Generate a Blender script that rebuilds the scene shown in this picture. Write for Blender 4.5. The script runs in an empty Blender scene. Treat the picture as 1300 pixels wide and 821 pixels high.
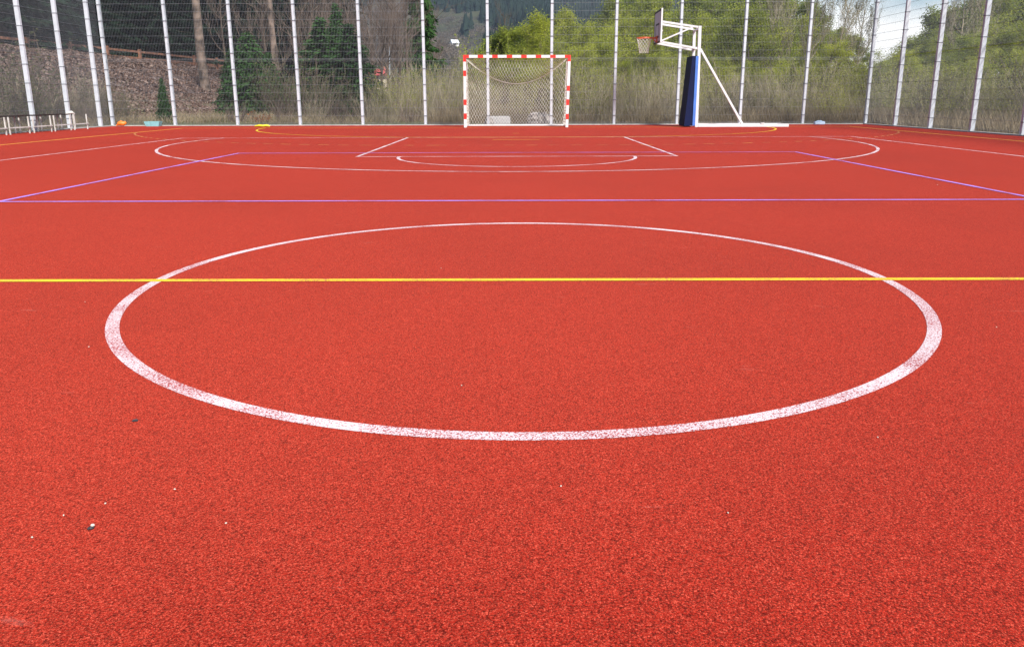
import bpy, math, random
import numpy as np
from mathutils import Vector, Matrix

scene = bpy.context.scene
R = math.radians
# ------------------------------------------------------------------ camera
F_PX, PITCH, ROLL, YAW = 981.3, 0.2412, -0.0028, -0.0042
CAM = np.array([-0.0274, -3.6556, 0.8647])
cd = bpy.data.cameras.new('camera')
cam = bpy.data.objects.new('camera', cd); scene.collection.objects.link(cam)
scene.camera = cam
cd.sensor_width = 36.0; cd.lens = 36.0 * F_PX / 1300.0
cd.shift_y = -45.0 / 1300.0
cd.clip_start = 0.05; cd.clip_end = 6000
_F = np.array([math.sin(YAW) * math.cos(PITCH), math.cos(YAW) * math.cos(PITCH), -math.sin(PITCH)])
_r = np.array([math.cos(YAW), -math.sin(YAW), 0.0]); _u = np.cross(_r, _F)
_R = math.cos(ROLL) * _r + math.sin(ROLL) * _u; _U = -math.sin(ROLL) * _r + math.cos(ROLL) * _u
m4 = Matrix(((_R[0], _U[0], -_F[0], CAM[0]), (_R[1], _U[1], -_F[1], CAM[1]), (_R[2], _U[2], -_F[2], CAM[2]), (0, 0, 0, 1)))
cam.matrix_world = m4
# ------------------------------------------------------------------ sky, sun, exposure
SUN_EL, SUN_AZ = 42.0, 152.0          # azimuth clockwise from +Y (the court's length axis)
world = bpy.data.worlds.new('World'); scene.world = world; world.use_nodes = True
nt = world.node_tree; nt.nodes.clear()
wo = nt.nodes.new('ShaderNodeOutputWorld'); bg = nt.nodes.new('ShaderNodeBackground')
sky = nt.nodes.new('ShaderNodeTexSky'); sky.sky_type = 'NISHITA'; sky.sun_disc = False
sky.sun_elevation = R(SUN_EL); sky.sun_rotation = R(SUN_AZ)
sky.air_density = 1.0; sky.dust_density = 1.6; sky.ozone_density = 1.0
tc = nt.nodes.new('ShaderNodeTexCoord')
mp = nt.nodes.new('ShaderNodeMapping'); mp.inputs['Scale'].default_value = (1.0, 1.0, 3.2)
nz = nt.nodes.new('ShaderNodeTexNoise'); nz.inputs['Scale'].default_value = 2.6
nz.inputs['Detail'].default_value = 7; nz.inputs['Roughness'].default_value = 0.55
cr = nt.nodes.new('ShaderNodeValToRGB')
cr.color_ramp.elements[0].position = 0.56; cr.color_ramp.elements[1].position = 0.80
sep = nt.nodes.new('ShaderNodeSeparateXYZ')
mr = nt.nodes.new('ShaderNodeMapRange')    # more cloud bank low over the horizon
mr.inputs['From Min'].default_value = 0.03; mr.inputs['From Max'].default_value = 0.13
mr.inputs['To Min'].default_value = 0.42; mr.inputs['To Max'].default_value = 0.0
ad = nt.nodes.new('ShaderNodeMath'); ad.operation = 'ADD'
mixc = nt.nodes.new('ShaderNodeMix'); mixc.data_type = 'RGBA'
mixc.inputs['B'].default_value = (8.6, 8.5, 8.2, 1)
nt.links.new(tc.outputs['Generated'], mp.inputs['Vector']); nt.links.new(mp.outputs['Vector'], nz.inputs['Vector'])
nt.links.new(tc.outputs['Generated'], sep.inputs[0]); nt.links.new(sep.outputs['Z'], mr.inputs['Value'])
nt.links.new(nz.outputs['Fac'], ad.inputs[0]); nt.links.new(mr.outputs['Result'], ad.inputs[1])
nt.links.new(ad.outputs[0], cr.inputs['Fac']); nt.links.new(cr.outputs['Color'], mixc.inputs['Factor'])
nt.links.new(sky.outputs['Color'], mixc.inputs['A'])
nt.links.new(mixc.outputs['Result'], bg.inputs['Color'])
bg.inputs['Strength'].default_value = 0.10
nt.links.new(bg.outputs['Background'], wo.inputs['Surface'])
sd = bpy.data.lights.new('sun', 'SUN'); sd.energy = 4.2; sd.angle = R(11); sd.color = (1.0, 0.955, 0.88)
so = bpy.data.objects.new('sun', sd); scene.collection.objects.link(so)
sdir = Vector((math.sin(R(SUN_AZ)) * math.cos(R(SUN_EL)), math.cos(R(SUN_AZ)) * math.cos(R(SUN_EL)), math.sin(R(SUN_EL))))
so.rotation_euler = sdir.to_track_quat('Z', 'Y').to_euler(); so.location = (10, -20, 30)
vs = scene.view_settings
vs.view_transform = 'Standard'; vs.look = 'None'; vs.gamma = 1; vs.exposure = 0.80; vs.use_curve_mapping = False

# ------------------------------------------------------------------ helpers
col = scene.collection
def at(px, D, py=None):
    """photo column px at distance D up the court -> x, y (and the height seen at photo row py)"""
    y = CAM[1] + D
    a = _F * 1.0 + ((px - 650.0) / F_PX) * _R
    lo = -0.6; hi = 0.6
    def solve(pyy):
        d = _F + ((px - 650.0) / F_PX) * _R - ((pyy - 365.5) / F_PX) * _U
        t = D / d[1]
        return CAM + t * d
    if py is None: py = 124.0
    p = solve(py)
    return float(p[0]), float(p[1]), float(p[2])

def tag(o, label=None, cat=None, group=None, kind=None):
    if label: o['label'] = label
    if cat: o['category'] = cat
    if group: o['group'] = group
    if kind: o['kind'] = kind
    return o
def empty(name, loc=(0, 0, 0), rz=0, parent=None):
    o = bpy.data.objects.new(name, None); col.objects.link(o); o.location = loc; o.rotation_euler = (0, 0, rz)
    o.empty_display_size = 0.2
    if parent: o.parent = parent
    return o
def np_mesh(name, V, Fs, mats, mi=None, smooth=False):
    V = np.asarray(V, dtype=np.float32); me = bpy.data.meshes.new(name)
    if isinstance(Fs, np.ndarray):
        n, k = Fs.shape; loops = Fs.ravel(); starts = np.arange(n) * k; tot = np.full(n, k)
    else:
        n = len(Fs); tot = np.array([len(f) for f in Fs]); loops = np.array([i for f in Fs for i in f]); starts = np.concatenate([[0], np.cumsum(tot)[:-1]])
    me.vertices.add(len(V)); me.vertices.foreach_set('co', V.ravel())
    me.loops.add(len(loops)); me.loops.foreach_set('vertex_index', loops.astype(np.int32))
    me.polygons.add(n); me.polygons.foreach_set('loop_start', starts.astype(np.int32)); me.polygons.foreach_set('loop_total', tot.astype(np.int32))
    if mi is not None: me.polygons.foreach_set('material_index', np.asarray(mi, dtype=np.int32))
    me.polygons.foreach_set('use_smooth', np.full(n, bool(smooth)))
    for m in (mats if isinstance(mats, (list, tuple)) else [mats]): me.materials.append(m)
    me.update(calc_edges=True); me.validate()
    return me
def link(name, me, parent=None, loc=(0, 0, 0), rz=0):
    o = bpy.data.objects.new(name, me); col.objects.link(o); o.location = loc; o.rotation_euler = (0, 0, rz)
    if parent: o.parent = parent
    return o
def copy_tree(o, parent=None):
    c = o.copy(); col.objects.link(c); c.parent = parent
    for ch in o.children: copy_tree(ch, c)
    return c
class MB:
    def __init__(s): s.v = []; s.f = []; s.m = []
    def add(s, vs_, fs_, m=0):
        b = len(s.v); s.v += [tuple(v) for v in vs_]; s.f += [tuple(i + b for i in f) for f in fs_]; s.m += [m] * len(fs_); return s
    def box(s, x0, x1, y0, y1, z0, z1, m=0, bev=0.0):
        if bev <= 0:
            v = [(x, y, z) for z in (z0, z1) for y in (y0, y1) for x in (x0, x1)]
            return s.add(v, [(0, 2, 3, 1), (4, 5, 7, 6), (0, 1, 5, 4), (2, 6, 7, 3), (0, 4, 6, 2), (1, 3, 7, 5)], m)
        import bmesh
        bm = bmesh.new(); bmesh.ops.create_cube(bm, size=1)
        for v in bm.verts: v.co = Vector(((x0 + x1) / 2 + v.co.x * (x1 - x0), (y0 + y1) / 2 + v.co.y * (y1 - y0), (z0 + z1) / 2 + v.co.z * (z1 - z0)))
        bmesh.ops.bevel(bm, geom=bm.edges[:], offset=bev, segments=2, affect='EDGES')
        bm.verts.index_update()
        s.add([v.co[:] for v in bm.verts], [[v.index for v in f.verts] for f in bm.faces], m); bm.free(); return s
    def bar(s, a, b, w, h=None, m=0, ra=1.0):
        """square/rect bar from a to b"""
        h = h or w; a = Vector(a); b = Vector(b); d = (b - a).normalized()
        up = Vector((0, 0, 1)) if abs(d.z) < .95 else Vector((0, 1, 0))
        x = d.cross(up).normalized(); u = x.cross(d)
        vv = []
        for p, k in ((a, ra), (b, 1.0)):
            for sx, sy in ((-1, -1), (1, -1), (1, 1), (-1, 1)): vv.append(p + x * (w / 2 * sx * k) + u * (h / 2 * sy * k))
        return s.add(vv, [(3, 2, 1, 0), (4, 5, 6, 7), (0, 1, 5, 4), (1, 2, 6, 5), (2, 3, 7, 6), (3, 0, 4, 7)], m)
    def tube(s, pts, rad, n=8, m=0, caps=True, closed=False):
        pts = [Vector(p) for p in pts]; N = len(pts); vv = []
        for i, p in enumerate(pts):
            a = pts[(i - 1) % N] if (i or closed) else p; b = pts[(i + 1) % N] if (i < N - 1 or closed) else p
            d = (b - a).normalized(); up = Vector((0, 0, 1)) if abs(d.z) < .9 else Vector((1, 0, 0))
            x = d.cross(up).normalized(); u = x.cross(d); r = rad[i] if hasattr(rad, '__len__') else rad
            for k in range(n):
                t = 2 * math.pi * k / n; vv.append(p + x * (r * math.cos(t)) + u * (r * math.sin(t)))
        ff = []
        for i in range(N if closed else N - 1):
            j = (i + 1) % N
            for k in range(n): ff.append((i * n + k, i * n + (k + 1) % n, j * n + (k + 1) % n, j * n + k))
        if caps and not closed: ff.append(tuple(range(n - 1, -1, -1))); ff.append(tuple((N - 1) * n + k for k in range(n)))
        return s.add(vv, ff, m)
    def mesh(s, name, mats, smooth=False): return np_mesh(name, np.array(s.v), s.f, mats, s.m, smooth)
    def build(s, name, mats, parent=None, loc=(0, 0, 0), rz=0, smooth=False): return link(name, s.mesh(name, mats, smooth), parent, loc, rz)

def segs_geo(P0, P1, R0, R1, n=3):
    P0 = np.asarray(P0, float); P1 = np.asarray(P1, float); R0 = np.asarray(R0, float); R1 = np.asarray(R1, float)
    d = P1 - P0; L = np.linalg.norm(d, axis=1, keepdims=True); d = d / np.maximum(L, 1e-9)
    up = np.where(np.abs(d[:, 2:3]) < .9, np.array([[0, 0, 1.]]), np.array([[1., 0, 0]]))
    x = np.cross(d, up); x /= np.maximum(np.linalg.norm(x, axis=1, keepdims=True), 1e-9); u = np.cross(x, d)
    a = np.arange(n) * 2 * np.pi / n + np.pi / 4
    ring = x[:, None] * np.cos(a)[None, :, None] + u[:, None] * np.sin(a)[None, :, None]
    V = np.stack([P0[:, None] + ring * R0[:, None, None], P1[:, None] + ring * R1[:, None, None]], 1).reshape(-1, 3)
    b = (np.arange(len(P0)) * 2 * n)[:, None]; k = np.arange(n)[None]; k2 = (k + 1) % n
    Fq = np.stack([b + k, b + k2, b + n + k2, b + n + k], -1).reshape(-1, 4)
    return V, Fq
def leaf_geo(C, size, rng, aspect=0.55, dirs=None, jitter=1.0):
    n = len(C); A = rng.normal(size=(n, 3)); A[:, 2] *= .7
    if dirs is not None: A = A * jitter + dirs
    A /= np.linalg.norm(A, axis=1, keepdims=True); B = np.cross(A, rng.normal(size=(n, 3))); B /= np.linalg.norm(B, axis=1, keepdims=True)
    s = (size * rng.uniform(.6, 1.3, n))[:, None]
    V = np.stack([C - A * s * .5, C + B * s * aspect * .5, C + A * s * .5, C - B * s * aspect * .5], 1).reshape(-1, 3)
    Fq = np.arange(n * 4).reshape(n, 4); return V, Fq
def join_geo(*gs):
    V = []; Fq = []; M = []; b = 0
    for i, (v, f) in enumerate(gs): V.append(v); Fq.append(f + b); M.append(np.full(len(f), i)); b += len(v)
    return np.concatenate(V), np.concatenate(Fq), np.concatenate(M)

# ------------------------------------------------------------------ materials
def new_mat(name):
    m = bpy.data.materials.new(name); m.use_nodes = True; t = m.node_tree; t.nodes.clear()
    o = t.nodes.new('ShaderNodeOutputMaterial'); b = t.nodes.new('ShaderNodeBsdfPrincipled'); t.links.new(b.outputs[0], o.inputs['Surface'])
    return m, t, b, o
def N(t, typ, **kw):
    n = t.nodes.new(typ)
    for k, v in kw.items():
        if k in n.inputs: n.inputs[k].default_value = v
        else: setattr(n, k, v)
    return n
def ramp(t, fac, stops):
    r = t.nodes.new('ShaderNodeValToRGB'); e = r.color_ramp.elements
    while len(e) < len(stops): e.new(0.5)
    for i, (p, c) in enumerate(stops): e[i].position = p; e[i].color = (*c, 1) if len(c) == 3 else c
    t.links.new(fac, r.inputs['Fac']); return r.outputs['Color']
def noise(t, scale, detail=4, rough=.55, coord='Object', vec=None):
    c = N(t, 'ShaderNodeTexCoord'); n = N(t, 'ShaderNodeTexNoise', Scale=scale, Detail=detail, Roughness=rough)
    t.links.new(vec if vec else c.outputs[coord], n.inputs['Vector']); return n
def simple(name, c1, c2=None, rough=.6, scale=8, metal=0, spec=.5, bump=0, bscale=None, coat=0):
    m, t, b, o = new_mat(name)
    c2 = c2 or tuple(x * .8 for x in c1)
    n = noise(t, scale, 5)
    t.links.new(ramp(t, n.outputs['Fac'], [(.35, c2), (.65, c1)]), b.inputs['Base Color'])
    b.inputs['Roughness'].default_value = rough; b.inputs['Metallic'].default_value = metal
    b.inputs['Specular IOR Level'].default_value = spec
    if bump:
        n2 = noise(t, bscale or scale * 4, 5); bp = N(t, 'ShaderNodeBump', Strength=bump, Distance=.02)
        t.links.new(n2.outputs['Fac'], bp.inputs['Height']); t.links.new(bp.outputs[0], b.inputs['Normal'])
    return m
def foliage(name, c1, c2, c3=None, trans=.35, scale=1.2):
    m = bpy.data.materials.new(name); m.use_nodes = True; t = m.node_tree; t.nodes.clear()
    o = t.nodes.new('ShaderNodeOutputMaterial')
    oi = N(t, 'ShaderNodeObjectInfo'); n = noise(t, scale, 3); n2 = noise(t, 23., 1)
    a = N(t, 'ShaderNodeMath', operation='MULTIPLY_ADD'); a.inputs[1].default_value = .35; t.links.new(oi.outputs['Random'], a.inputs[0]); t.links.new(n.outputs['Fac'], a.inputs[2])
    a2 = N(t, 'ShaderNodeMath', operation='MULTIPLY_ADD'); a2.inputs[1].default_value = .5; t.links.new(n2.outputs['Fac'], a2.inputs[0]); t.links.new(a.outputs[0], a2.inputs[2])
    stops = [(.62, c2), (.98, c1)] if c3 is None else [(.6, c2), (.88, c1), (1.15 if False else 1.0, c3)]
    c = ramp(t, a2.outputs[0], stops)
    d = N(t, 'ShaderNodeBsdfDiffuse'); tr = N(t, 'ShaderNodeBsdfTranslucent'); mx = N(t, 'ShaderNodeMixShader'); mx.inputs[0].default_value = trans
    t.links.new(c, d.inputs['Color']); t.links.new(c, tr.inputs['Color']); t.links.new(d.outputs[0], mx.inputs[1]); t.links.new(tr.outputs[0], mx.inputs[2]); t.links.new(mx.outputs[0], o.inputs['Surface'])
    return m

# court: rubber granules bound together
def rubber_nodes(t, b):
    c = N(t, 'ShaderNodeTexCoord')
    vo = N(t, 'ShaderNodeTexVoronoi', Scale=400.0); t.links.new(c.outputs['Object'], vo.inputs['Vector'])
    sp = N(t, 'ShaderNodeSeparateColor'); t.links.new(vo.outputs['Color'], sp.inputs[0])
    vo2 = N(t, 'ShaderNodeTexVoronoi', Scale=230.0); t.links.new(c.outputs['Object'], vo2.inputs['Vector'])
    base = ramp(t, sp.outputs[0], [(0.0, (.11, .005, .003)), (.3, (.27, .011, .005)), (.75, (.385, .021, .010)), (1.0, (.60, .085, .050))])
    big = noise(t, .45, 6, .6); fine = noise(t, 6.0, 5, .65)
    mul = N(t, 'ShaderNodeMix', data_type='RGBA', blend_type='MULTIPLY'); mul.inputs['Factor'].default_value = 1
    t.links.new(base, mul.inputs['A'])
    t.links.new(ramp(t, big.outputs['Fac'], [(.28, (.86, .85, .87)), (.5, (1, 1, 1)), (.72, (1.08, 1.10, 1.10))]), mul.inputs['B'])
    mul2 = N(t, 'ShaderNodeMix', data_type='RGBA', blend_type='MULTIPLY'); mul2.inputs['Factor'].default_value = 1
    t.links.new(mul.outputs['Result'], mul2.inputs['A']); t.links.new(ramp(t, fine.outputs['Fac'], [(.3, (.95, .94, .94)), (.7, (1.04, 1.05, 1.05))]), mul2.inputs['B'])
    # dark pits between granules
    mul3 = N(t, 'ShaderNodeMix', data_type='RGBA', blend_type='MULTIPLY'); mul3.inputs['Factor'].default_value = 1
    t.links.new(mul2.outputs['Result'], mul3.inputs['A']); t.links.new(ramp(t, vo2.outputs['Distance'], [(.45, (1, 1, 1)), (.8, (.34, .20, .18))]), mul3.inputs['B'])
    # pale scuffs and dust
    sc = N(t, 'ShaderNodeMapping'); sc.inputs['Scale'].default_value = (2.2, 9.0, 1); sc.inputs['Rotation'].default_value = (0, 0, .25); t.links.new(c.outputs['Object'], sc.inputs['Vector'])
    sn = noise(t, 1.0, 8, .72, vec=sc.outputs[0])
    mx = N(t, 'ShaderNodeMix', data_type='RGBA'); mx.inputs['B'].default_value = (.62, .27, .22, 1)
    t.links.new(ramp(t, sn.outputs['Fac'], [(.64, (0, 0, 0)), (.78, (.5, .5, .5))]), mx.inputs['Factor']); t.links.new(mul3.outputs['Result'], mx.inputs['A'])
    h = N(t, 'ShaderNodeMath', operation='ADD'); t.links.new(vo.outputs['Distance'], h.inputs[0]); t.links.new(vo2.outputs['Distance'], h.inputs[1])
    bp = N(t, 'ShaderNodeBump', Strength=.6, Distance=.003); bp.invert = True
    t.links.new(h.outputs[0], bp.inputs['Height']); t.links.new(bp.outputs[0], b.inputs['Normal'])
    b.inputs['Roughness'].default_value = .75; b.inputs['Specular IOR Level'].default_value = .07
    b.inputs['Sheen Weight'].default_value = .30; b.inputs['Sheen Roughness'].default_value = .45; b.inputs['Sheen Tint'].default_value = (1, .18, .11, 1)
    return mx.outputs['Result'], vo, vo2, c
m_court, t, b, o = new_mat('red_rubber'); cc, *_ = rubber_nodes(t, b); t.links.new(cc, b.inputs['Base Color'])
def paint(name, c, wear=.5, dirt=(.75, .72, .78)):
    m, t, b, o = new_mat(name); cc, vo, vo2, co = rubber_nodes(t, b)
    patch = noise(t, 2.4, 3, .6); n = noise(t, 170., 2, .7)
    # paint missing in the pits, more so in worn patches
    s = N(t, 'ShaderNodeMath', operation='MULTIPLY_ADD'); s.inputs[1].default_value = .45
    t.links.new(patch.outputs['Fac'], s.inputs[0]); t.links.new(n.outputs['Fac'], s.inputs[2])
    w = ramp(t, s.outputs[0], [(.715 + (.5 - wear) * .3, (0, 0, 0)), (.80 + (.5 - wear) * .3, (1, 1, 1))])
    mx = N(t, 'ShaderNodeMix', data_type='RGBA'); t.links.new(w, mx.inputs['Factor']); dk_ = N(t, 'ShaderNodeMix', data_type='RGBA'); dk_.inputs['Factor'].default_value = .55; dk_.inputs['B'].default_value = (.26, .10, .13, 1); t.links.new(cc, dk_.inputs['A']); t.links.new(dk_.outputs['Result'], mx.inputs['B'])
    pc = ramp(t, n.outputs['Fac'], [(.3, tuple(a * d for a, d in zip(c, dirt))), (.55, c)])
    t.links.new(pc, mx.inputs['A']); t.links.new(mx.outputs['Result'], b.inputs['Base Color']); return m
m_white = paint('white_line_paint', (.70, .70, .73)); m_yellow = paint('yellow_line_paint', (.82, .62, .03), .35, (.8, .75, .7))
m_orange = paint('faded_yellow_line_paint', (.95, .62, .08), .1); m_purple = paint('violet_line_paint', (.38, .30, .92), .4)
m_galv = simple('galvanised_steel', (.50, .53, .58), (.42, .45, .50), .42, 6, metal=.0, spec=.5)
m_wire = simple('dull_galvanised_wire', (.23, .245, .275), (.17, .18, .205), .5, 5, metal=.3)
m_clamp = simple('dark_clamp_steel', (.17, .18, .21), rough=.5, scale=10)
m_wpaint = simple('white_gloss_paint', (.60, .60, .61), (.53, .53, .55), .3, 5)
m_goalwhite = simple('goal_white_paint', (.62, .62, .62), (.54, .54, .55), .3, 5)
m_goalred = simple('goal_red_paint', (.72, .03, .02), (.62, .025, .02), .35, 5)
m_net = simple('net_cord', (.72, .72, .66), (.6, .6, .54), .8, 8)
m_concrete = simple('concrete', (.36, .35, .33), (.26, .255, .25), .9, 7, bump=.3)
m_blue = simple('navy_vinyl', (.004, .009, .05), (.003, .007, .038), .6, 3, spec=.15)
m_bluelit = simple('lit_blue_vinyl', (.06, .17, .55), (.05, .14, .46), .4, 3)  # brighter copy of the pad's blue, light put into the colour
m_black = simple('black_paint', (.02, .02, .022), rough=.5); m_rim = simple('orange_rim_paint', (.75, .14, .03), (.6, .1, .02), .4)
m_board = simple('grey_white_board', (.62, .62, .68), (.55, .55, .62), .35, 4)
m_rust = simple('rusty_steel', (.25, .11, .06), (.09, .042, .03), .85, 5, bump=.3)
m_oldwood = simple('dark_weathered_wood', (.045, .032, .03), (.022, .016, .015), 1.0, 6, spec=.1)
m_benchw = simple('chipped_white_paint', (.58, .58, .56), (.40, .39, .37), .5, 9)
m_rock = simple('grey_rock', (.30, .28, .27), (.10, .09, .085), .95, 5, bump=.8, bscale=12)
m_block = simple('pale_concrete_block', (.42, .42, .43), (.32, .32, .33), .9, 4, bump=.4)
m_bark = simple('grey_brown_bark', (.115, .085, .065), (.05, .036, .028), .95, 3, bump=.5)
m_barkl = simple('mottled_pale_bark', (.21, .155, .125), (.03, .022, .018), .95, 1.7, bump=.8)
m_twig = simple('bare_twigs', (.145, .105, .085), (.08, .06, .05), .95, 1)
m_twigpale = simple('pale_twigs', (.30, .26, .18), (.19, .16, .11), .95, 1)
f_spring = foliage('spring_leaves', (.27, .31, .045), (.13, .165, .028), (.40, .43, .06), .5, .5)
f_willow = foliage('willow_leaves', (.24, .26, .050), (.13, .14, .036), (.34, .35, .07), .5, .6)
f_green = foliage('hill_leaves', (.19, .24, .040), (.08, .115, .026), (.30, .34, .055), .5, .35)
f_lime = foliage('lime_leaves', (.30, .36, .04), (.19, .25, .03), None, .45, .8)
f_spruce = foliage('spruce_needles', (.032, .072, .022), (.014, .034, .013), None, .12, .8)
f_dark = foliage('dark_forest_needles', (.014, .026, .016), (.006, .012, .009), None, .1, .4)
f_olive = foliage('olive_bush_leaves', (.105, .115, .050), (.055, .062, .030), None, .3, .8)
f_straw = foliage('straw', (.25, .20, .13), (.15, .12, .08), (.33, .27, .18), .35, .8)
f_grass = foliage('short_mixed_grass', (.16, .17, .065), (.19, .15, .09), None, .35, .7)
f_rusty = foliage('rusty_dead_leaves', (.33, .12, .04), (.2, .07, .03), None, .3, 3)

# ------------------------------------------------------------------ terrain
def sstep(a, b, x): t = np.clip((x - a) / (b - a), 0, 1); return t * t * (3 - 2 * t)
def H(x, y):
    x = np.asarray(x, float); y = np.asarray(y, float); D = np.hypot(x - CAM[0], y - CAM[1]); ta = np.arctan2(x, y - CAM[1])
    z = -0.07 + 0 * x
    # railway bank along the left side, then the wooded slope above it
    bank = 3.85 * sstep(-17.0, -29.3, x) * (1 - sstep(92, 130, y))
    slope = np.clip(-x - 36, 0, 400) * .42 * (1 - sstep(300, 420, D)) * sstep(-.16, -.26, ta)
    z = z + bank + np.minimum(slope, 60)
    # far valley side ahead
    m = (np.clip(D - 300, 0, 5000) * .118 + np.clip(D - 850, 0, 5000) * .20)
    ext = 1 - sstep(.27, .35, ta)
    und = 9 * np.sin(x * .011 + 1.3) * np.sin(y * .009) + 5 * np.sin(x * .031 + y * .017)
    z = z + (np.minimum(m, 195) + und * sstep(260, 420, D)) * ext
    # gentle wooded rises to the right
    z = z + 5.0 * sstep(60, 130, D) * sstep(.05, .2, ta) * (1 - sstep(.40, .46, ta)) + 3.5 * sstep(40, 110, D) * sstep(.50, .60, ta)
    rough = .10 * np.sin(x * .9 + 2 * np.sin(y * .31)) * np.sin(y * .8 + np.sin(x * .4)) + .05 * np.sin(x * 2.7 + y * 1.9)
    out = np.maximum(np.maximum(-x - 13.6, x - 12.2), y - 22.6)
    z = z + np.where(out > 0, rough * sstep(0, 4, out), 0)
    return z
def Hs(x, y): return float(H(np.array([x]), np.array([y]))[0])
rad = np.concatenate([[0.0], np.geomspace(1.5, 1650, 220)]); ang = np.linspace(-math.pi, math.pi, 721)[:-1]
GX = CAM[0] + rad[:, None] * np.sin(ang)[None]; GY = CAM[1] + rad[:, None] * np.cos(ang)[None]
GZ = H(GX, GY); GZ = np.where((np.abs(GX) < 13.5) & (GY < 22.4) & (GY > -30), -.12, GZ)
V = np.stack([GX, GY, GZ], -1).reshape(-1, 3); nr, na = GX.shape
i, j = np.meshgrid(np.arange(nr - 1), np.arange(na), indexing='ij'); j2 = (j + 1) % na
FQ = np.stack([i * na + j, i * na + j2, (i + 1) * na + j2, (i + 1) * na + j], -1).reshape(-1, 4)
m_ground, t, b, o = new_mat('ground_cover'); c = N(t, 'ShaderNodeTexCoord'); sx = N(t, 'ShaderNodeSeparateXYZ'); t.links.new(c.outputs['Object'], sx.inputs[0])
near = ramp(t, noise(t, 1.6, 7, .65).outputs['Fac'], [(.3, (.095, .085, .045)), (.5, (.17, .14, .085)), (.7, (.11, .12, .05))])
# stony leaf-strewn bank
vb = N(t, 'ShaderNodeTexVoronoi', Scale=4.5); t.links.new(c.outputs['Object'], vb.inputs['Vector']); vs_ = N(t, 'ShaderNodeSeparateColor'); t.links.new(vb.outputs['Color'], vs_.inputs[0])
bankc = ramp(t, vs_.outputs[0], [(0, (.030, .022, .020)), (.5, (.07, .05, .046)), (.85, (.12, .088, .08)), (1, (.24, .2, .19))])
bmask = N(t, 'ShaderNodeMapRange'); bmask.inputs['From Min'].default_value = -18.5; bmask.inputs['From Max'].default_value = -22; t.links.new(sx.outputs['X'], bmask.inputs['Value'])
mb_ = N(t, 'ShaderNodeMix', data_type='RGBA'); t.links.new(bmask.outputs[0], mb_.inputs['Factor']); t.links.new(near, mb_.inputs['A']); t.links.new(bankc, mb_.inputs['B'])
# valley side: brown scrub, grey woods, pale meadows in strips
mpv = N(t, 'ShaderNodeMapping'); mpv.inputs['Scale'].default_value = (.004, .014, .014); t.links.new(c.outputs['Object'], mpv.inputs['Vector'])
vn = noise(t, 1.0, 8, .62, vec=mpv.outputs[0])
farc = ramp(t, vn.outputs['Fac'], [(.30, (.022, .028, .022)), (.46, (.050, .048, .038)), (.54, (.060, .068, .036)), (.60, (.045, .042, .036)), (.75, (.06, .062, .05))])
fm = N(t, 'ShaderNodeMapRange'); fm.inputs['From Min'].default_value = 120; fm.inputs['From Max'].default_value = 230; t.links.new(sx.outputs['Y'], fm.inputs['Value'])
mf = N(t, 'ShaderNodeMix', data_type='RGBA'); t.links.new(fm.outputs[0], mf.inputs['Factor']); wm = N(t, 'ShaderNodeMapRange'); wm.inputs['From Min'].default_value = -34; wm.inputs['From Max'].default_value = -37; t.links.new(sx.outputs['X'], wm.inputs['Value'])
mw = N(t, 'ShaderNodeMix', data_type='RGBA'); mw.inputs['B'].default_value = (.022, .02, .015, 1); t.links.new(wm.outputs[0], mw.inputs['Factor']); t.links.new(mb_.outputs['Result'], mw.inputs['A']); t.links.new(mw.outputs['Result'], mf.inputs['A']); t.links.new(farc, mf.inputs['B'])
t.links.new(mf.outputs['Result'], b.inputs['Base Color']); b.inputs['Roughness'].default_value = .95; b.inputs['Specular IOR Level'].default_value = .1
bp = N(t, 'ShaderNodeBump', Strength=.8, Distance=.12); t.links.new(vb.outputs['Distance'], bp.inputs['Height']); t.links.new(bp.outputs[0], b.inputs['Normal'])
tag(link('ground', np_mesh('ground', V, FQ, m_ground, smooth=True)), kind='structure')

# ------------------------------------------------------------------ court slab, kerb and line markings
XL, XR, YB, YN = -13.05, 11.22, 21.9, -16.0
mb = MB(); mb.box(XL, XR, YN, YB, -.10, 0.0); tag(mb.build('court_surface', m_court), kind='structure')
mb = MB(); mb.box(XL - .22, XR + .22, YB + .001, YB + .25, -.2, .028, bev=.008); mb.box(XL - .22, XL - .001, YN, YB - .002, -.2, .028, bev=.008); mb.box(XR + .001, XR + .22, YN, YB - .002, -.2, .028, bev=.008)
tag(mb.build('kerb', m_concrete), kind='structure')
W = .05
def strip(mb, x0, y0, x1, y1, z, w=W):
    d = Vector((x1 - x0, y1 - y0, 0)).normalized(); n = Vector((-d.y, d.x, 0)) * w / 2
    a = Vector((x0, y0, z)); b_ = Vector((x1, y1, z)); mb.add([a - n, b_ - n, b_ + n, a + n], [(0, 1, 2, 3)])
def arc(mb, cx, cy, r, a0, a1, z, w=W, n=96, dash=None):
    """r is the outer radius; angles in degrees"""
    pts = [(a0 + (a1 - a0) * k / n) for k in range(n + 1)]
    for k in range(n):
        s0, s1 = R(pts[k]), R(pts[k + 1])
        if dash:
            mid = abs(.5 * (s0 + s1) - R(a0)) * r
            if (mid % .42) > .21: continue
        v = []
        for rr, s in ((r - w, s0), (r, s0), (r, s1), (r - w, s1)): v.append((cx + rr * math.cos(s), cy + rr * math.sin(s), z))
        mb.add(v, [(0, 1, 2, 3)] if a1 > a0 else [(3, 2, 1, 0)])
z1, z2, z3 = .0014, .0028, .0042
def lines(name, m, fn): mb = MB(); fn(mb); tag(mb.build(name, m), kind='structure')
h = W / 2
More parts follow.
